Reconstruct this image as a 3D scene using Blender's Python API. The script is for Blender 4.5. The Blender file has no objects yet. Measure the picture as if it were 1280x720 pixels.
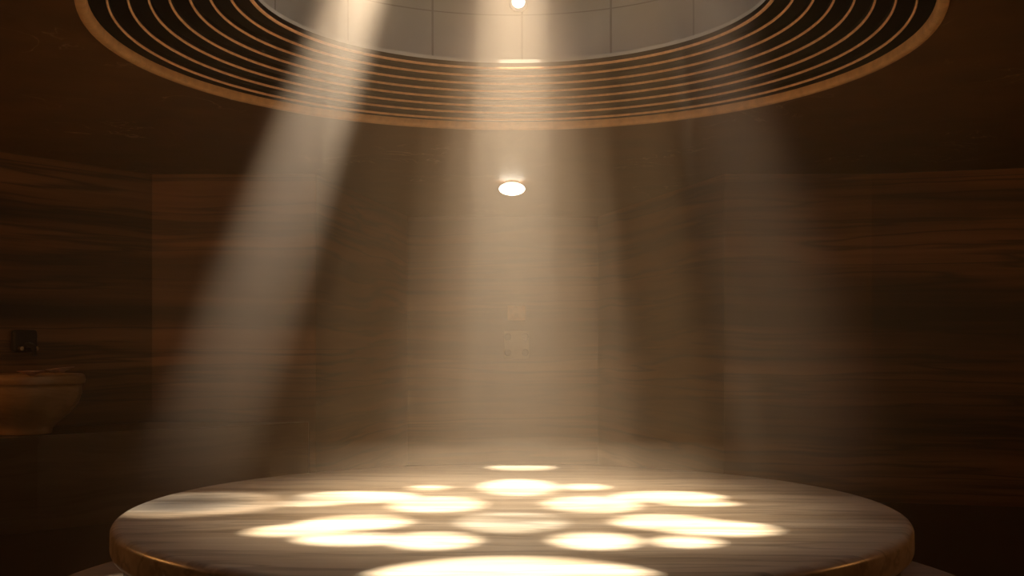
import bpy, bmesh, math, random
from mathutils import Vector, Matrix
PI = math.pi
random.seed(7)
sc = bpy.context.scene
COL = sc.collection
sc.view_settings.view_transform = 'Standard'
sc.view_settings.look = 'None'
sc.view_settings.exposure = 0.0
sc.view_settings.gamma = 1.0
sc.view_settings.use_curve_mapping = False
sc.cycles.use_denoising = True
sc.cycles.max_bounces = 8
sc.cycles.diffuse_bounces = 4
sc.cycles.glossy_bounces = 3
sc.cycles.volume_bounces = 1
sc.cycles.sample_clamp_indirect = 4.0
sc.cycles.caustics_reflective = False
sc.cycles.caustics_refractive = False

# ------------------------------------------------------------------ helpers
ZC = 1.15          # eye height
CY = 4.63          # axis of platform and dome
HC = 2.45          # ceiling height


def link(o, parent=None):
    COL.objects.link(o)
    if parent is not None:
        o.parent = parent
    return o


def obj(name, bm, mats, parent=None, smooth=True):
    me = bpy.data.meshes.new(name)
    bmesh.ops.recalc_face_normals(bm, faces=bm.faces[:])
    bm.to_mesh(me)
    bm.free()
    if not isinstance(mats, (list, tuple)):
        mats = [mats]
    for m in mats:
        me.materials.append(m)
    if smooth:
        me.polygons.foreach_set('use_smooth', [True] * len(me.polygons))
        try:
            me.set_sharp_from_angle(angle=math.radians(38))
        except Exception:
            pass
    me.update()
    return link(bpy.data.objects.new(name, me), parent)


def empty(name, loc, rotz=0.0):
    o = bpy.data.objects.new(name, None)
    o.empty_display_size = 0.1
    o.location = loc
    o.rotation_euler = (0, 0, rotz)
    return link(o)


def tag(o, label, cat, group=None, kind=None):
    o['label'] = label
    o['category'] = cat
    if group:
        o['group'] = group
    if kind:
        o['kind'] = kind
    return o


def struct(o):
    o['kind'] = 'structure'
    return o


def lathe(bm, prof, center=(0, 0, 0), seg=96, close=False, M=None):
    """prof: list of (r, z).  close joins last profile point to the first."""
    rings = []
    cx, cy, cz = center
    for r, z in prof:
        if r < 1e-6:
            rings.append([bm.verts.new((cx, cy, cz + z))])
        else:
            rings.append([bm.verts.new((cx + r * math.cos(2 * PI * i / seg),
                                        cy + r * math.sin(2 * PI * i / seg), cz + z)) for i in range(seg)])
    pairs = list(zip(rings, rings[1:]))
    if close:
        pairs.append((rings[-1], rings[0]))
    fs = []
    for a, b in pairs:
        for i in range(seg):
            j = (i + 1) % seg
            if len(a) == 1 and len(b) == 1:
                continue
            if len(a) == 1:
                fs.append(bm.faces.new((a[0], b[i], b[j])))
            elif len(b) == 1:
                fs.append(bm.faces.new((a[i], a[j], b[0])))
            else:
                fs.append(bm.faces.new((a[i], a[j], b[j], b[i])))
    if M is not None:
        vs = [v for r in rings for v in r]
        bmesh.ops.transform(bm, matrix=M, verts=vs)
    return fs


def prism(bm, pts, z0, z1, bevel=0.0):
    lo = [bm.verts.new((x, y, z0)) for x, y in pts]
    hi = [bm.verts.new((x, y, z1)) for x, y in pts]
    n = len(pts)
    bm.faces.new(lo[::-1])
    top = bm.faces.new(hi)
    for i in range(n):
        j = (i + 1) % n
        bm.faces.new((lo[i], lo[j], hi[j], hi[i]))
    if bevel > 0:
        bmesh.ops.bevel(bm, geom=list(top.edges), offset=bevel, segments=4, profile=0.6, affect='EDGES')


def box(bm, c, s, bevel=0.0, seg=3, M=None):
    r = bmesh.ops.create_cube(bm, size=1.0)
    vs = r['verts']
    bmesh.ops.scale(bm, vec=s, verts=vs)
    bmesh.ops.translate(bm, vec=c, verts=vs)
    if bevel > 0:
        es = list({e for v in vs for e in v.link_edges})
        g = bmesh.ops.bevel(bm, geom=es, offset=bevel, segments=seg, profile=0.5, affect='EDGES')
        vs = list({v for f in g['faces'] for v in f.verts} | {v for v in vs if v.is_valid})
    if M is not None:
        bmesh.ops.transform(bm, matrix=M, verts=[v for v in vs if v.is_valid])
    return vs


def tube(bm, pts, rad, seg=16):
    """round tube through the points, closed ends; rad number or list"""
    n = len(pts)
    P = [Vector(p) for p in pts]
    if not isinstance(rad, (list, tuple)):
        rad = [rad] * n
    rings = []
    up = Vector((0.13, 0.21, 0.97)).normalized()
    for i in range(n):
        t = (P[min(i + 1, n - 1)] - P[max(i - 1, 0)]).normalized()
        a = t.cross(up)
        if a.length < 1e-3:
            a = t.cross(Vector((1, 0, 0)))
        a.normalize()
        b = t.cross(a).normalized()
        rings.append([bm.verts.new(P[i] + rad[i] * (a * math.cos(2 * PI * k / seg) + b * math.sin(2 * PI * k / seg)))
                      for k in range(seg)])
    for a, b in zip(rings, rings[1:]):
        for k in range(seg):
            j = (k + 1) % seg
            bm.faces.new((a[k], a[j], b[j], b[k]))
    bm.faces.new(rings[0][::-1])
    bm.faces.new(rings[-1])


# ------------------------------------------------------------------ materials
def mat_new(name):
    m = bpy.data.materials.new(name)
    m.use_nodes = True
    nt = m.node_tree
    nt.nodes.clear()
    out = nt.nodes.new('ShaderNodeOutputMaterial')
    return m, nt, out


def principled(nt, out, rough=0.5, metal=0.0, col=(0.5, 0.5, 0.5), spec=0.5):
    b = nt.nodes.new('ShaderNodeBsdfPrincipled')
    b.inputs['Base Color'].default_value = (*col, 1)
    b.inputs['Roughness'].default_value = rough
    b.inputs['Metallic'].default_value = metal
    b.inputs['Specular IOR Level'].default_value = spec
    nt.links.new(b.outputs[0], out.inputs['Surface'])
    return b


def ramp(nt, stops, interp='LINEAR'):
    r = nt.nodes.new('ShaderNodeValToRGB')
    cr = r.color_ramp
    cr.interpolation = interp
    while len(cr.elements) > 1:
        cr.elements.remove(cr.elements[-1])
    cr.elements[0].position = stops[0][0]
    cr.elements[0].color = (*stops[0][1], 1)
    for p, c in stops[1:]:
        e = cr.elements.new(p)
        e.color = (*c, 1)
    return r


def math_node(nt, op, a, b=None, clamp=False):
    n = nt.nodes.new('ShaderNodeMath')
    n.operation = op
    n.use_clamp = clamp
    for i, v in enumerate((a, b)):
        if v is None:
            continue
        if isinstance(v, (int, float)):
            n.inputs[i].default_value = v
        else:
            nt.links.new(v, n.inputs[i])
    return n.outputs[0]


def mixcol(nt, fac, a, b, mode='MIX'):
    n = nt.nodes.new('ShaderNodeMix')
    n.data_type = 'RGBA'
    n.blend_type = mode
    if isinstance(fac, (int, float)):
        n.inputs[0].default_value = fac
    else:
        nt.links.new(fac, n.inputs[0])
    for i, v in ((6, a), (7, b)):
        if isinstance(v, tuple):
            n.inputs[i].default_value = (*v, 1)
        else:
            nt.links.new(v, n.inputs[i])
    return n.outputs[2]


def banded_marble(name, scale, stops, fine_dark=0.35, rough=0.3, warp=0.10, joints=None, bump=0.0, seed=0.0, spec=0.5):
    """marble whose veins run along the two stretched axes"""
    m, nt, out = mat_new(name)
    b = principled(nt, out, rough, spec=spec)
    tc = nt.nodes.new('ShaderNodeTexCoord')
    # slow warp so the veins wander a little
    w = nt.nodes.new('ShaderNodeTexNoise')
    w.inputs['Scale'].default_value = 0.7
    w.inputs['Detail'].default_value = 2
    nt.links.new(tc.outputs['Object'], w.inputs['Vector'])
    sub = nt.nodes.new('ShaderNodeVectorMath')
    sub.operation = 'SUBTRACT'
    nt.links.new(w.outputs['Color'], sub.inputs[0])
    sub.inputs[1].default_value = (0.5, 0.5, 0.5)
    scl = nt.nodes.new('ShaderNodeVectorMath')
    scl.operation = 'SCALE'
    nt.links.new(sub.outputs[0], scl.inputs[0])
    scl.inputs['Scale'].default_value = warp * 4
    add = nt.nodes.new('ShaderNodeVectorMath')
    add.operation = 'ADD'
    nt.links.new(tc.outputs['Object'], add.inputs[0])
    nt.links.new(scl.outputs[0], add.inputs[1])
    mp = nt.nodes.new('ShaderNodeMapping')
    mp.inputs['Scale'].default_value = scale
    mp.inputs['Location'].default_value = (seed, seed * 1.7, seed * 0.6)
    nt.links.new(add.outputs[0], mp.inputs['Vector'])
    n1 = nt.nodes.new('ShaderNodeTexNoise')
    n1.inputs['Scale'].default_value = 1.0
    n1.inputs['Detail'].default_value = 5
    n1.inputs['Roughness'].default_value = 0.6
    nt.links.new(mp.outputs[0], n1.inputs['Vector'])
    r1 = ramp(nt, stops)
    nt.links.new(n1.outputs['Fac'], r1.inputs[0])
    # thin dark veins
    mp2 = nt.nodes.new('ShaderNodeMapping')
    mp2.inputs['Scale'].default_value = tuple(s * 2.3 for s in scale)
    mp2.inputs['Location'].default_value = (seed + 5, 2.2, 8.1)
    nt.links.new(add.outputs[0], mp2.inputs['Vector'])
    n2 = nt.nodes.new('ShaderNodeTexNoise')
    n2.inputs['Scale'].default_value = 1.0
    n2.inputs['Detail'].default_value = 3
    nt.links.new(mp2.outputs[0], n2.inputs['Vector'])
    d = math_node(nt, 'ABSOLUTE', math_node(nt, 'SUBTRACT', n2.outputs['Fac'], 0.5))
    v = math_node(nt, 'SUBTRACT', 1.0, math_node(nt, 'MULTIPLY', d, 18.0), clamp=True)
    v = math_node(nt, 'MULTIPLY', v, fine_dark)
    c = mixcol(nt, v, r1.outputs[0], (stops[0][1][0] * 0.35, stops[0][1][1] * 0.32, stops[0][1][2] * 0.28))
    if joints:
        sep = nt.nodes.new('ShaderNodeSeparateXYZ')
        nt.links.new(tc.outputs['Object'], sep.inputs[0])
        z0, step = joints
        f = math_node(nt, 'DIVIDE', math_node(nt, 'SUBTRACT', sep.outputs['Z'], z0 - 50 * step), step)
        fr = math_node(nt, 'FRACT', f)
        g = math_node(nt, 'LESS_THAN', math_node(nt, 'ABSOLUTE', math_node(nt, 'SUBTRACT', fr, 0.5)), 0.004 / step)
        c = mixcol(nt, math_node(nt, 'MULTIPLY', g, 0.6), c, (0.02, 0.012, 0.006))
    nt.links.new(c, b.inputs['Base Color'])
    if bump:
        bp = nt.nodes.new('ShaderNodeBump')
        bp.inputs['Strength'].default_value = bump
        bp.inputs['Distance'].default_value = 0.01
        nt.links.new(n1.outputs['Fac'], bp.inputs['Height'])
        nt.links.new(bp.outputs[0], b.inputs['Normal'])
    return m


def plain(name, col, rough=0.5, metal=0.0, noise=0.0, nscale=12.0, spec=0.5, bump=0.0):
    m, nt, out = mat_new(name)
    b = principled(nt, out, rough, metal, col, spec)
    tc = nt.nodes.new('ShaderNodeTexCoord')
    n = nt.nodes.new('ShaderNodeTexNoise')
    n.inputs['Scale'].default_value = nscale
    n.inputs['Detail'].default_value = 6
    nt.links.new(tc.outputs['Object'], n.inputs['Vector'])
    r = ramp(nt, [(0.25, tuple(c * (1 - noise) for c in col)), (0.75, tuple(min(1, c * (1 + noise)) for c in col))])
    nt.links.new(n.outputs['Fac'], r.inputs[0])
    nt.links.new(r.outputs[0], b.inputs['Base Color'])
    if bump:
        bp = nt.nodes.new('ShaderNodeBump')
        bp.inputs['Strength'].default_value = bump
        bp.inputs['Distance'].default_value = 0.02
        nt.links.new(n.outputs['Fac'], bp.inputs['Height'])
        nt.links.new(bp.outputs[0], b.inputs['Normal'])
    return m


WALL = banded_marble('striped_brown_marble', (0.16, 0.16, 3.6),
                     [(0.30, (0.012, 0.0045, 0.001)), (0.44, (0.055, 0.021, 0.006)), (0.56, (0.125, 0.052, 0.016)), (0.75, (0.22, 0.105, 0.040))],
                     fine_dark=0.75, rough=0.5, warp=0.03, joints=(1.664 - 0.05, 0.316), seed=1.3, spec=0.3)
SLAB = banded_marble('pale_veined_marble', (0.35, 4.2, 4.2),
                     [(0.30, (0.30, 0.23, 0.165)), (0.43, (0.54, 0.46, 0.36)), (0.56, (0.72, 0.64, 0.53)), (0.8, (0.80, 0.73, 0.63))],
                     fine_dark=0.42, rough=0.28, warp=0.05, seed=4.1)
STEP = banded_marble('grey_step_marble', (0.5, 3.0, 3.0),
                     [(0.3, (0.30, 0.25, 0.20)), (0.7, (0.50, 0.44, 0.37))], fine_dark=0.2, rough=0.4, seed=2.0)
BENCHM = banded_marble('dark_bench_marble', (0.3, 0.3, 5.0),
                       [(0.3, (0.05, 0.027, 0.012)), (0.7, (0.13, 0.08, 0.038))], fine_dark=0.3, rough=0.35, seed=7.7)
FLOORM = banded_marble('dark_floor_marble', (0.6, 2.0, 2.0),
                       [(0.3, (0.015, 0.009, 0.005)), (0.7, (0.035, 0.022, 0.012))], fine_dark=0.3, rough=0.35, seed=9.0)
BASINM = banded_marble('honey_basin_marble', (1.5, 1.5, 9.0),
                       [(0.3, (0.20, 0.105, 0.04)), (0.7, (0.36, 0.22, 0.10))], fine_dark=0.2, rough=0.35, seed=3.0)
CEIL = plain('brown_plaster', (0.062, 0.025, 0.006), rough=0.55, noise=0.35, nscale=3.5, spec=0.3, bump=0.15)
_nt = CEIL.node_tree
_b = [n for n in _nt.nodes if n.type == 'BSDF_PRINCIPLED'][0]
_src = _b.inputs['Base Color'].links[0].from_socket
_tc = [n for n in _nt.nodes if n.type == 'TEX_COORD'][0]
_n = _nt.nodes.new('ShaderNodeTexNoise')
_n.inputs['Scale'].default_value = 2.2
_n.inputs['Detail'].default_value = 4
_n.inputs['Distortion'].default_value = 1.4
_nt.links.new(_tc.outputs['Object'], _n.inputs['Vector'])
_m = _nt.nodes.new('ShaderNodeTexNoise')
_m.inputs['Scale'].default_value = 1.3
_nt.links.new(_tc.outputs['Object'], _m.inputs['Vector'])
_d = math_node(_nt, 'ABSOLUTE', math_node(_nt, 'SUBTRACT', _n.outputs['Fac'], 0.5))
_l = math_node(_nt, 'SUBTRACT', 1.0, math_node(_nt, 'MULTIPLY', _d, 90.0), clamp=True)
_g = math_node(_nt, 'MULTIPLY', math_node(_nt, 'SUBTRACT', _m.outputs['Fac'], 0.52), 6.0, clamp=True)
_nt.links.new(mixcol(_nt, math_node(_nt, 'MULTIPLY', _l, _g), _src, (0.34, 0.22, 0.13)), _b.inputs['Base Color'])
TRIM = plain('sandstone_trim', (0.42, 0.22, 0.085), rough=0.45, noise=0.25, nscale=22, bump=0.2)
LIP = plain('pale_copper_lip', (0.58, 0.31, 0.15), rough=0.65, noise=0.2, nscale=30, spec=0.2)
DARK = plain('black_lacquer', (0.003, 0.0025, 0.0025), rough=0.8, noise=0.2, nscale=8, spec=0.05)
GREY = plain('grey_panel', (0.36, 0.36, 0.34), rough=0.6, noise=0.16, nscale=2.6)
GREYJ = plain('grey_joint', (0.24, 0.235, 0.22), rough=0.8, noise=0.1, nscale=9)
BLACKM = plain('black_metal', (0.010, 0.010, 0.012), rough=0.5, metal=0.0, noise=0.2, nscale=30, spec=0.15)
CHROME = plain('chrome', (0.75, 0.72, 0.70), rough=0.18, metal=1.0, noise=0.05, nscale=20)
COPPER = plain('hammered_copper', (0.72, 0.42, 0.30), rough=0.5, metal=1.0, noise=0.3, nscale=35, bump=0.3)
BRASS = plain('aged_brass', (0.15, 0.10, 0.05), rough=0.55, metal=0.3, noise=0.2, nscale=20)


def emis(name, col, strength):
    m, nt, out = mat_new(name)
    e = nt.nodes.new('ShaderNodeEmission')
    e.inputs[0].default_value = (*col, 1)
    e.inputs[1].default_value = strength
    nt.links.new(e.outputs[0], out.inputs['Surface'])
    return m


GLOW = emis('warm_opal_glow', (1.0, 0.86, 0.66), 9.0)
GLOW2 = emis('sconce_fill_glow', (1.0, 0.45, 0.14), 3.0)
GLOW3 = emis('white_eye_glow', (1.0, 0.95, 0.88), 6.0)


def vol(name, col, dens, aniso=0.0):
    m, nt, out = mat_new(name)
    v = nt.nodes.new('ShaderNodeVolumeScatter')
    v.inputs['Color'].default_value = (*col, 1)
    v.inputs['Density'].default_value = dens
    v.inputs['Anisotropy'].default_value = aniso
    nt.links.new(v.outputs[0], out.inputs['Volume'])
    return m


# ------------------------------------------------------------------ room shell
P_BL = (-2.69, 8.06)      # corner left of the rear wall
P_L2 = (-4.60, 5.61)
P_AL = (-1.465, 8.06)     # mouth of the alcove
P_AR = (1.585, 8.06)
P_BAL = (-1.03, 10.66)
P_BAR = (0.85, 10.66)
P_BR = (2.69, 8.06)
P_R2 = (4.60, 7.55)
P_NL = (-4.6, -1.5)
P_NR = (4.6, -1.5)


def wall(name, a, b, z0=-0.02, z1=HC + 0.02, th=0.15, mat=WALL):
    """slab of wall from a to b, thickness to the outside (left of a->b when walking clockwise seen from above)"""
    bm = bmesh.new()
    A, B = Vector((*a, 0)), Vector((*b, 0))
    t = (B - A).normalized()
    n = Vector((-t.y, t.x, 0))
    A2, B2 = A - t * 0.0, B + t * 0.0
    pts = [A2, B2, B2 + n * th, A2 + n * th]
    prism(bm, [(p.x, p.y) for p in pts], z0, z1)
    return struct(obj(name, bm, mat, smooth=False))


wall('wall_left', P_NL, P_L2)
wall('wall_left_angled', P_L2, P_BL)
wall('wall_back_left', P_BL, P_AL)
wall('wall_alcove_left', P_AL, P_BAL)
wall('wall_alcove_back', P_BAL, P_BAR)
wall('wall_alcove_right', P_BAR, P_AR)
wall('wall_back_right', P_AR, P_BR)
wall('wall_right_angled', P_BR, P_R2)
wall('wall_right', P_R2, P_NR)
wall('wall_front', P_NR, P_NL)

ROOM = [P_NL, P_L2, P_BL, P_AL, P_BAL, P_BAR, P_AR, P_BR, P_R2, P_NR]
bm = bmesh.new()
prism(bm, [(-5, -1.9), (5, -1.9), (5, 11.2), (-5, 11.2)], -0.2, 0.0)
struct(obj('floor', bm, FLOORM, smooth=False))

# ceiling: slab with a round opening under the dome
R_TRIM = 1.73
bm = bmesh.new()
seg = 128
sq = []
X0, X1, Y0, Y1 = -5.0, 5.0, -1.9, 11.2
circ = [(R_TRIM * math.cos(2 * PI * i / seg), CY + R_TRIM * math.sin(2 * PI * i / seg)) for i in range(seg)]


def to_rect(x, y):
    dx, dy = x, y - CY
    k = 1e9
    if dx > 1e-9: k = min(k, X1 / dx)
    if dx < -1e-9: k = min(k, X0 / dx)
    if dy > 1e-9: k = min(k, (Y1 - CY) / dy)
    if dy < -1e-9: k = min(k, (Y0 - CY) / dy)
    return (dx * k, CY + dy * k)


for zz in (HC, HC + 0.12):
    a = [bm.verts.new((x, y, zz)) for x, y in circ]
    b = [bm.verts.new((*to_rect(x, y), zz)) for x, y in circ]
    sq.append((a, b))
    for i in range(seg):
        j = (i + 1) % seg
        bm.faces.new((a[i], a[j], b[j], b[i]))
for i in range(seg):
    j = (i + 1) % seg
    bm.faces.new((sq[0][0][i], sq[0][0][j], sq[1][0][j], sq[1][0][i]))
    bm.faces.new((sq[0][1][i], sq[0][1][j], sq[1][1][j], sq[1][1][i]))
# corners of the rectangle outside the sampled rays
struct(obj('ceiling', bm, CEIL, smooth=False))

# ------------------------------------------------------------------ ring trim, stepped rings
bm = bmesh.new()
prof = [(1.700, HC + 0.055), (1.700, HC - 0.004), (1.706, HC - 0.012), (1.716, HC - 0.016), (1.728, HC - 0.016),
        (1.738, HC - 0.012), (1.743, HC - 0.001), (1.743, HC + 0.0), (1.732, HC + 0.055)]
lathe(bm, prof, (0, CY, 0), seg=160, close=True)
tr = obj('trim_1', bm, TRIM)
struct(tr)

NR = 8
DR = (1.700 - 1.108) / NR
Z0 = ZC + 1.325
DZ = (1.512 - 1.325) / NR
desc = ['widest of the dark stepped rings, just inside the sandstone rim',
        'second dark stepped ring counted inwards from the rim',
        'third dark stepped ring counted inwards from the rim',
        'fourth dark stepped ring counted inwards from the rim',
        'fifth dark stepped ring, counted inwards from the rim',
        'third dark stepped ring counted outwards from the grey drum',
        'second dark stepped ring counted outwards from the grey drum',
        'smallest dark stepped ring, touching the grey dome drum']
for k in range(NR):
    ro, ri = 1.700 - k * DR, 1.700 - (k + 1) * DR
    z = Z0 + k * DZ
    e = empty('ceiling_ring', (0, CY, z))
    tag(e, desc[k] + ', with a thin copper lip', 'ceiling ring', 'concentric stepped rings below the dome')
    bm = bmesh.new()
    lathe(bm, [(ro - 0.0005, 0.0), (ri + 0.001, 0.0), (ri + 0.001, DZ + 0.012), (ro - 0.0005, DZ + 0.012)], seg=160, close=True)
    o = obj('ring_body', bm, DARK, e)
    bm = bmesh.new()
    w = 0.008 if k < NR - 1 else 0.014
    lathe(bm, [(ri + w, -0.002), (ri + w * 0.75, -0.005), (ri + w * 0.3, -0.005), (ri, -0.002), (ri, 0.005),
               (ri + 0.003, 0.007), (ri + w, 0.007)], seg=160, close=True)
    o = obj('lip', bm, LIP, e)
    o['label'] = 'thin copper lip'

# ------------------------------------------------------------------ dome drum and perforated cap
ZD = Z0 + NR * DZ           # foot of the drum (about 2.66)
RD = 1.25
bm = bmesh.new()
# foot ledge + plain outer shell
rows = [(ZD + 0.004, 0), (ZD + 0.295, 0), (ZD + 0.301, 1), (ZD + 0.46, 0)]
NP = 16
angs = []
for p in range(NP):
    a0 = math.radians(90 - 25 + p * 360 / NP)
    w = 2 * PI / NP
    jw = 0.0045
    sub = 8
    for s in range(sub):
        angs.append((a0 + jw + (w - 2 * jw) * s / sub, 0))
    angs.append((a0 + w - jw, 1))
n = len(angs)
zz = [(ZD + 0.004, 0), (ZD + 0.300, 1), (ZD + 0.306, 0), (ZD + 0.46, 0)]
grid = []
for z, _ in zz:
    grid.append([bm.verts.new((RD * math.cos(a), CY + RD * math.sin(a), z)) for a, _ in angs])
for r in range(len(zz) - 1):
    for i in range(n):
        j = (i + 1) % n
        f = bm.faces.new((grid[r][i], grid[r][j], grid[r + 1][j], grid[r + 1][i]))
        if angs[i][1] or zz[r][1]:
            f.material_index = 1
# outer shell and ledge
lathe(bm, [(1.108, ZD + 0.004), (1.108, ZD + 0.022), (1.30, ZD + 0.022), (1.30, ZD + 0.46), (RD + 0.002, ZD + 0.46)], (0, CY, 0), seg=144)
drum = obj('ceiling_drum', bm, [GREY, GREYJ])
struct(drum)

# lamp far above the dome: real light that falls through the eyes of the dome
LZ = 8.6
ZS = 0.48                      # platform top


def slabpt(px, py):
    d = 903.0 / (py - 435.0)
    return ((px - 640) / 1348.0 * d, d)


# eyes as (x, depth, half width, half depth, rotation) measured on the platform top
E = [(0.03, 5.20, 0.185, 0.30, 0), (-0.40, 5.16, 0.09, 0.10, 0), (0.35, 5.20, 0.11, 0.11, 0),
     (-0.32, 4.62, 0.195, 0.225, 0), (0.34, 4.62, 0.20, 0.23, 0),
     (0.0, 4.15, 0.20, 0.225, 0),
     (-0.275, 3.755, 0.15, 0.16, 0), (0.29, 3.755, 0.145, 0.16, 0),
     (-0.56, 3.78, 0.19, 0.11, 0.0), (0.60, 3.73, 0.11, 0.10, 0),
     (-0.70, 4.85, 0.27, 0.19, 0.0), (-0.86, 4.68, 0.16, 0.10, 0.2),
     (0.70, 4.86, 0.24, 0.19, 0.0), (0.80, 4.68, 0.17, 0.10, -0.2),
     (-0.60, 4.14, 0.21, 0.17, 0.35), (-0.77, 3.98, 0.20, 0.12, 0.35),
     (0.60, 4.14, 0.21, 0.18, -0.35), (0.75, 4.02, 0.23, 0.17, -0.3),
     (0.05, 6.05, 0.18, 0.16, 0),
     (0.0, 3.05, 0.45, 0.40, 0)]
bm = bmesh.new()
# shallow cap, 7 cm thick
inner = [(1.30, ZD + 0.43), (1.20, ZD + 0.475), (1.05, ZD + 0.52), (0.85, ZD + 0.565), (0.6, ZD + 0.605), (0.3, ZD + 0.63), (0.0, ZD + 0.638)]
outer = [(r, z + 0.07) for r, z in inner]
lathe(bm, inner + outer[::-1], (0, CY, 0), seg=96)
# rim wall
me = bpy.data.meshes.new('cap')
# lathe() leaves the rim open between inner[0] and outer[0]: bridge it
bm.edges.ensure_lookup_table()
be = [e for e in bm.edges if e.is_boundary]
bmesh.ops.bridge_loops(bm, edges=be)
cap = obj('ceiling_dome', bm, GREY, smooth=False)
struct(cap)
cut = bmesh.new()
for (x, d, hx, hd, rot) in E:
    rings = []
    for z in (ZD + 0.30, ZD + 0.85):
        k = (LZ - z) / (LZ - ZS)
        ring = []
        for i in range(28):
            a = 2 * PI * i / 28
            u, v = hx * math.cos(a), hd * math.sin(a)
            X = x + u * math.cos(rot) - v * math.sin(rot)
            Y = d + u * math.sin(rot) + v * math.cos(rot)
            ring.append(cut.verts.new((X * k, CY + (Y - CY) * k, z)))
        rings.append(ring)
    a, b = rings
    for i in range(28):
        j = (i + 1) % 28
        cut.faces.new((a[i], a[j], b[j], b[i]))
    cut.faces.new(a[::-1])
    cut.faces.new(b)
cutter = obj('cutter', cut, GREY, smooth=False)
md = cap.modifiers.new('eyes', 'BOOLEAN')
md.operation = 'DIFFERENCE'
md.solver = 'EXACT'
md.use_self = True
md.object = cutter
bpy.context.view_layer.update()
dg = bpy.context.evaluated_depsgraph_get()
newme = bpy.data.meshes.new_from_object(cap.evaluated_get(dg))
cap.modifiers.clear()
cap.data = newme
bpy.data.objects.remove(cutter, do_unlink=True)

# ------------------------------------------------------------------ platform
RS = 1.62
plat = empty('marble_platform', (0, CY, 0))
tag(plat, 'large round pale marble bathing platform with veined top under the dome', 'platform')
bm = bmesh.new()
prof = [(0, ZS - 0.14), (RS - 0.06, ZS - 0.14)]
for i in range(13):
    a = -PI / 2 + PI * i / 12
    prof.append((RS - 0.036 + 0.036 * math.cos(a), (ZS - 0.036 if a > 0 else ZS - 0.088) + 0.036 * math.sin(a)))
prof += [(1.2, ZS), (0.6, ZS), (0, ZS)]
prof[1] = (RS - 0.036, ZS - 0.124)
prof[0] = (0, ZS - 0.124)
lathe(bm, prof, seg=192)
obj('tabletop_slab', bm, SLAB, plat)
bm = bmesh.new()
lathe(bm, [(0, 0.0), (1.585, 0.0), (1.585, 0.05), (1.57, 0.06), (1.57, ZS - 0.15), (1.58, ZS - 0.135), (1.58, ZS - 0.123), (0, ZS - 0.123)], seg=160)
o = obj('plinth', bm, BENCHM, plat)
o['label'] = 'dark marble plinth'

bm = bmesh.new()
lathe(bm, [(1.59, 0.0), (2.05, 0.0), (2.05, 0.085), (2.044, 0.105), (2.03, 0.117), (2.01, 0.12), (1.59, 0.12)], seg=160, close=True)
st = obj('floor_step', bm, STEP)
st.location = (0, CY, 0)
tag(st, 'low grey marble step running round the foot of the round platform', 'step')

# ------------------------------------------------------------------ bench at the left
tw = (Vector((*P_L2, 0)) - Vector((*P_BL, 0))).normalized()      # along the angled wall, towards the viewer
nw = Vector((-tw.y, tw.x, 0))
if nw.x < 0:
    nw = -nw
CB = Vector((*P_BL, 0))


def wp(t, off):
    p = CB + tw * t + nw * off
    return (p.x, p.y)


bench = empty('marble_bench', (-2.9, 7.5, 0))
tag(bench, 'dark marble bench along the left walls, carrying the stone basin', 'bench')
LW = (Vector((*P_L2, 0)) - CB).length - 0.005
e = 0.004
inner_c = (-2.40, 7.34)


def bench_poly(inset):
    return [wp(LW - 0.01, e), wp(0.012, 0.012), (P_AL[0] - 0.05, P_AL[1] - e), (P_AL[0] - 0.05, 8.02), (-1.75, 7.75 + inset), (-2.05, 7.52 + inset),
            (-2.28, 7.36 + inset), (-2.47 - inset * .6, 7.22 + inset * .6), wp(1.2, 0.60 - inset), wp(LW - 0.01, 0.60 - inset)]


def local(pts, e_):
    return [(x - e_.location.x, y - e_.location.y) for x, y in pts]


bm = bmesh.new()
prism(bm, local(bench_poly(0.0), bench), 0.55, 0.60, bevel=0.012)
obj('seat_slab', bm, BENCHM, bench, smooth=False)
bm = bmesh.new()
prism(bm, local(bench_poly(0.03), bench), 0.0, 0.55)
obj('bench_base', bm, BENCHM, bench, smooth=False)

# ------------------------------------------------------------------ stone basin on the bench
BX, BY = -3.12, 6.89
basin = empty('stone_basin', (BX, BY, 0.60))
tag(basin, 'round carved honey marble wash basin standing on the left bench', 'basin')
bm = bmesh.new()
prof = [(0, 0.0), (0.155, 0.0), (0.165, 0.006), (0.17, 0.02), (0.175, 0.04), (0.20, 0.07), (0.27, 0.13), (0.32, 0.195), (0.345, 0.26),
        (0.348, 0.30), (0.352, 0.315), (0.365, 0.325), (0.370, 0.345), (0.366, 0.372), (0.352, 0.384), (0.318, 0.384), (0.305, 0.374),
        (0.29, 0.32), (0.25, 0.22), (0.16, 0.14), (0.0, 0.115)]
lathe(bm, prof, seg=72)
# carved flutes on the bowl
for v in bm.verts:
    r = math.hypot(v.co.x, v.co.y)
    if 0.2 < r and 0.07 < v.co.z < 0.29 and r > 0.195:
        a = math.atan2(v.co.y, v.co.x)
        k = 1 + 0.012 * math.cos(a * 18)
        v.co.x *= k
        v.co.y *= k
obj('bowl', bm, BASINM, basin)
bm = bmesh.new()
lathe(bm, [(0, 0.112), (0.03, 0.116), (0.036, 0.124), (0.030, 0.127), (0.0, 0.127)], seg=24)
o = obj('drain', bm, CHROME, basin)


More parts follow.
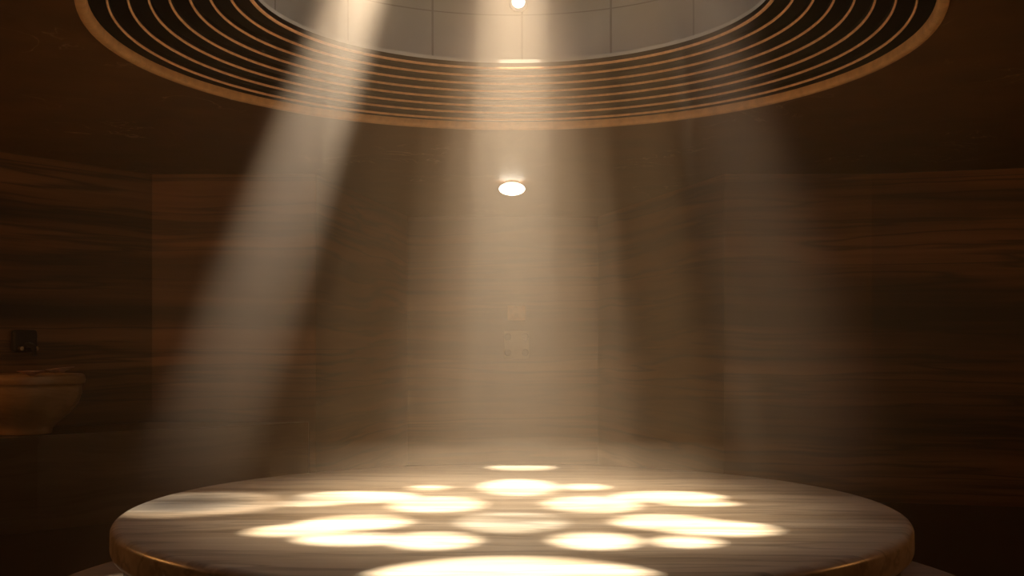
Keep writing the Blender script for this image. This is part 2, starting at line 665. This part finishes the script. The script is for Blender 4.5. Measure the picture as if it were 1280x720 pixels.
def copper_bowl(loc, tilt, rz, r, label):
    bm = bmesh.new()
    pr = [(0, 0.0), (0.30 * r, 0.0), (0.36 * r, 0.01), (0.7 * r, 0.10 * r + 0.01), (0.95 * r, 0.26 * r), (1.0 * r, 0.30 * r), (1.06 * r, 0.31 * r),
          (1.06 * r, 0.335 * r), (0.98 * r, 0.335 * r), (0.92 * r, 0.27 * r), (0.66 * r, 0.16 * r), (0.3 * r, 0.07 * r), (0.0, 0.06 * r)]
    lathe(bm, pr, seg=48)
    o = obj('copper_dish', bm, COPPER)
    o.location = loc
    o.rotation_euler = (tilt[0], tilt[1], rz)
    return tag(o, label, 'dish', 'copper dishes on the basin rim')


# the dishes lie across the rim of the basin
copper_bowl((BX + 0.345 * math.cos(math.radians(-59)), BY + 0.345 * math.sin(math.radians(-59)), 0.60 + 0.384), (0.0, 0.0), 0.3, 0.076, 'shallow copper dish on the front rim of the stone basin')
copper_bowl((BX + 0.345 * math.cos(math.radians(-28)), BY + 0.345 * math.sin(math.radians(-28)), 0.60 + 0.397), (0.0, -0.12), 0.0, 0.080, 'shallow copper dish on the right rim of the stone basin')

# ------------------------------------------------------------------ wall tap above the basin
fx, fy = wp(1.0, 0.0)
rot = math.atan2(nw.y, nw.x) + PI / 2      # local -Y points away from the wall
tap = empty('wall_tap', (fx, fy, 1.127), rot)
tag(tap, 'black square wall tap with two chrome-tipped handles above the basin', 'tap')
bm = bmesh.new()
box(bm, (0, -0.03, 0.07), (0.17, 0.055, 0.15), bevel=0.02)
obj('tap_body', bm, BLACKM, tap)
bm = bmesh.new()
tube(bm, [(0, -0.05, 0.04), (0, -0.10, 0.045), (0, -0.145, 0.035), (0, -0.165, 0.005), (0, -0.168, -0.03)], [0.018, 0.018, 0.018, 0.017, 0.016])
obj('spout', bm, BLACKM, tap)
for s in (-1, 1):
    bm = bmesh.new()
    tube(bm, [(s * 0.05, -0.055, 0.022), (s * 0.05, -0.085, 0.02), (s * 0.05, -0.10, 0.02)], [0.016, 0.019, 0.014])
    h = obj('handle', bm, CHROME, tap)
    h['label'] = 'chrome handle'

# ------------------------------------------------------------------ shower mixer and plate on the alcove wall
ya = P_BAL[1]
mx = empty('shower_mixer', (0.045, ya, 1.06))
tag(mx, 'square shower mixer plate with four round dark knobs on the alcove wall', 'shower mixer')
bm = bmesh.new()
box(bm, (0, -0.010, 0.12), (0.25, 0.02, 0.28), bevel=0.008)
obj('backplate', bm, BRASS, mx)
for sx in (-0.085, 0.085):
    for sz in (0.045, 0.20):
        bm = bmesh.new()
        tube(bm, [(sx, -0.018, sz), (sx, -0.035, sz), (sx, -0.04, sz), (sx, -0.07, sz), (sx, -0.078, sz)], [0.018, 0.018, 0.034, 0.034, 0.026], seg=20)
        k = obj('knob', bm, BLACKM, mx)
pl = empty('wall_plate', (0.045, ya, 1.42))
tag(pl, 'small pale rectangular plate on the alcove wall above the mixer', 'plate')
bm = bmesh.new()
box(bm, (0, -0.008, 0.075), (0.18, 0.016, 0.15), bevel=0.005)
obj('cover', bm, TRIM, pl)
bm = bmesh.new()
box(bm, (0, -0.0165, 0.075), (0.12, 0.004, 0.09), bevel=0.001)
obj('inset_panel', bm, TRIM, pl)

def aim(o, target):
    d = Vector(target) - o.location
    o.rotation_euler = d.to_track_quat('-Z', 'Y').to_euler()


# ------------------------------------------------------------------ lamps
lamp = empty('ceiling_lamp', (0, 8.42, HC))
tag(lamp, 'small round glowing ceiling lamp in the alcove mouth, far side of room', 'lamp')
bm = bmesh.new()
lathe(bm, [(0, -0.001), (0.05, -0.001), (0.05, -0.008), (0.04, -0.014), (0.0, -0.014)], seg=48)
obj('mounting_ring', bm, BRASS, lamp)
bm = bmesh.new()
lathe(bm, [(0, -0.010)] + [(0.101 * math.cos(a), -0.058 - 0.048 * math.sin(a)) for a in [-PI / 2 + PI * i / 20 for i in range(1, 20)]] + [(0, -0.106)], seg=48)
obj('opal_shade', bm, GLOW, lamp)
_l = bpy.data.lights.new('alcove_light', 'SPOT')
_l.energy = 45
_l.spot_size = math.radians(84)
_l.spot_blend = 1.0
_l.color = (1.0, 0.74, 0.45)
_l.shadow_soft_size = 0.05
_o = bpy.data.objects.new('alcove_light', _l)
_o.location = (0, 0, -0.12)
aim(_o, (0, 1.9, -1.45))
link(_o, lamp)

eye = empty('dome_eye_glow', (0.035, CY + RD, 3.03))  # added emissive disc standing in for a sky-lit glass eye
tag(eye, 'tiny glowing eye on the grey drum, added for the sky glow at the top centre', 'lamp')
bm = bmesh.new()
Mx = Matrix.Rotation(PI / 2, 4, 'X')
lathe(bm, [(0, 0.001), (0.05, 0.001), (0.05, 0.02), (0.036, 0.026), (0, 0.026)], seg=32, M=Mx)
obj('eye_body', bm, GREYJ, eye)
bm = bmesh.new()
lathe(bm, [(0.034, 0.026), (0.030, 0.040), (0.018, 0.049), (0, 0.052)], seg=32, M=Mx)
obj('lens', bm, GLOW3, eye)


def sconce(x, y, z, sgn, label, power):  # added out-of-view lamp that warms the side walls and ceiling
    e_ = empty('fill_sconce', (x, y, z))
    tag(e_, label, 'added wall lamp')
    bm = bmesh.new()
    box(bm, (sgn * 0.012, 0, 0), (0.024, 0.12, 0.26), bevel=0.008)
    obj('wall_bracket', bm, BRASS, e_)
    bm = bmesh.new()
    lathe(bm, [(0.045, -0.10), (0.062, -0.09), (0.075, 0.0), (0.082, 0.11), (0.078, 0.11), (0.070, 0.0), (0.055, -0.088), (0.0, -0.09), (0, -0.10)], (sgn * 0.11, 0, 0), seg=40)
    obj('lamp_shade', bm, GLOW2, e_)
    l = bpy.data.lights.new('sconce_fill_light', 'POINT')
    l.energy = power
    l.color = (1.0, 0.42, 0.11)
    l.shadow_soft_size = 0.06
    o_ = bpy.data.objects.new('sconce_fill_light', l)
    o_.location = (sgn * 0.11, 0, 0.16)
    link(o_, e_)


sconce(-4.6, 4.9, 1.62, 1, 'unseen wall sconce added on the left side wall for warm light', 60)
sconce(4.6, 4.3, 1.75, -1, 'unseen wall sconce added on the right side wall for warm light', 46)


def spot(name, loc, target, power, angle, blend, size, color):
    l = bpy.data.lights.new(name, 'SPOT')
    l.energy = power
    l.spot_size = math.radians(angle)
    l.spot_blend = blend
    l.shadow_soft_size = size
    l.color = color
    o_ = bpy.data.objects.new(name, l)
    o_.location = loc
    aim(o_, target)
    return link(o_)


WARM = (1.0, 0.72, 0.45)
spot('sky_light_beam', (0, CY, LZ), (0, CY, 0), 14500, 32, 0.1, 0.11, (1.0, 0.80, 0.56))
spot('sky_side_beam', (-0.14, 4.80, 4.45), (-1.36, 4.63, ZS), 2300, 12, 1.0, 0.03, (1.0, 0.74, 0.49))


def fixture(src, tgt, power, angle, blend, size, label):
    e_ = empty('dome_spotlight', src)
    tag(e_, label, 'spotlight', 'spotlights inside the dome')
    d = (Vector(tgt) - Vector(src)).normalized()
    q = d.to_track_quat('-Z', 'Y').to_matrix().to_4x4()
    bm = bmesh.new()
    lathe(bm, [(0, 0.16), (0.035, 0.158), (0.05, 0.145), (0.055, 0.02), (0.062, 0.0), (0.058, 0.0), (0.05, 0.02), (0, 0.03)], seg=32, M=q)
    obj('housing', bm, BLACKM, e_)
    top = Vector((0, 0, ZD + 0.60 - src[2]))
    bm = bmesh.new()
    tube(bm, [tuple(-d * 0.12), tuple(-d * 0.14 + Vector((0, 0, 0.01))), (-d.x * 0.14, -d.y * 0.14, top.z)], 0.012)
    obj('stem', bm, BLACKM, e_)
    s = spot('dome_spot_beam', (0, 0, 0), d, power, angle, blend, size, WARM)
    s.parent = e_


fixture((0.0, CY, 3.17), (0.0, CY, ZS), 420, 62, 1.0, 0.03, 'black spotlight hanging in the middle of the dome')
fixture((0.82, 4.88, 3.08), (1.19, 4.0, ZS), 22, 14, 0.8, 0.03, 'black spotlight hanging at the right of the dome')

# ------------------------------------------------------------------ steam
bm = bmesh.new()
lathe(bm, [(0, 0.001), (2.15, 0.001), (2.15, HC - 0.02), (1.69, HC - 0.02), (1.09, ZD + 0.03), (1.09, ZD + 0.35), (0, ZD + 0.35)], (0, CY, 0), seg=96)
hz = obj('steam_haze', bm, vol('thin_steam', (0.94, 0.68, 0.43), 0.027))
tag(hz, 'thin warm steam hanging above the round platform', 'steam', kind='stuff')


def plume(name, a, b, ra, rb, dens, label, fade=0.9):
    """column of steam from a (top) to b; its density fades smoothly from the axis to nothing at the surface"""
    A_, B_ = Vector(a), Vector(b)
    L = (B_ - A_).length
    bm = bmesh.new()
    lathe(bm, [(0, 0), (ra, 0), (rb, L), (0, L)], seg=32)
    m, nt, out = mat_new(name + '_volume')
    v = nt.nodes.new('ShaderNodeVolumeScatter')
    v.inputs['Color'].default_value = (0.93, 0.84, 0.74, 1)
    tc = nt.nodes.new('ShaderNodeTexCoord')
    sp = nt.nodes.new('ShaderNodeSeparateXYZ')
    nt.links.new(tc.outputs['Object'], sp.inputs[0])
    x2 = math_node(nt, 'MULTIPLY', sp.outputs['X'], sp.outputs['X'])
    y2 = math_node(nt, 'MULTIPLY', sp.outputs['Y'], sp.outputs['Y'])
    r = math_node(nt, 'SQRT', math_node(nt, 'ADD', x2, y2))
    R_ = math_node(nt, 'ADD', math_node(nt, 'MULTIPLY', sp.outputs['Z'], (rb - ra) / L), ra)
    q = math_node(nt, 'DIVIDE', r, R_)
    f = math_node(nt, 'SUBTRACT', 1.0, math_node(nt, 'MULTIPLY', q, q), clamp=True)
    f = math_node(nt, 'MULTIPLY', math_node(nt, 'MULTIPLY', f, f), dens)
    h = math_node(nt, 'MULTIPLY', sp.outputs['Z'], 1.0 / L)
    h = math_node(nt, 'SUBTRACT', 1.0, math_node(nt, 'MULTIPLY', math_node(nt, 'MULTIPLY', h, h), fade), clamp=True)
    f = math_node(nt, 'MULTIPLY', f, h)
    nt.links.new(f, v.inputs['Density'])
    nt.links.new(v.outputs[0], out.inputs['Volume'])
    o_ = obj(name, bm, m)
    o_.location = A_
    o_.rotation_euler = (B_ - A_).to_track_quat('Z', 'Y').to_euler()
    return tag(o_, label, 'steam', kind='stuff')


sc.cycles.volume_step_rate = 0.5
plume('beam_steam', (-0.57, 4.77, 3.10), (-1.40, 4.63, 0.50), 0.17, 0.33, 1.6, 'left slanting column of denser steam shaped to show the beam', 0.97)  # denser steam added along each beam so that the light shows
plume('beam_steam', (0.02, 4.36, 3.20), (0.0, 4.17, 0.50), 0.17, 0.66, 0.68, 'wide middle column of denser steam shaped to show the central beam', 0.7)
plume('glow_veil', (0.0, 4.55, 0.72), (0.0, 4.55, 0.482), 1.15, 1.25, 0.14, 'low veil of steam added for glow on the middle of the platform', 0.0)  # thin steam layer added to spread glow round the light patches
plume('beam_steam', (0.82, 4.88, 2.98), (1.19, 4.0, 0.50), 0.2, 0.42, 0.7, 'right slanting column of faint steam shaped to show the beam')

# ------------------------------------------------------------------ world and camera
w = bpy.data.worlds.new('sky')
sc.world = w
w.use_nodes = True
bg = w.node_tree.nodes['Background']
bg.inputs[0].default_value = (0.72, 0.82, 1.0, 1)
bg.inputs[1].default_value = 1.8

cd = bpy.data.cameras.new('camera')
cd.sensor_width = 36
cd.lens = 36 * 1348 / 1280
cd.shift_y = 75 / 1280
cd.clip_start = 0.05
co = bpy.data.objects.new('camera', cd)
co.location = (0, 0, ZC)
co.rotation_euler = (PI / 2, 0, 0)
link(co)
sc.camera = co
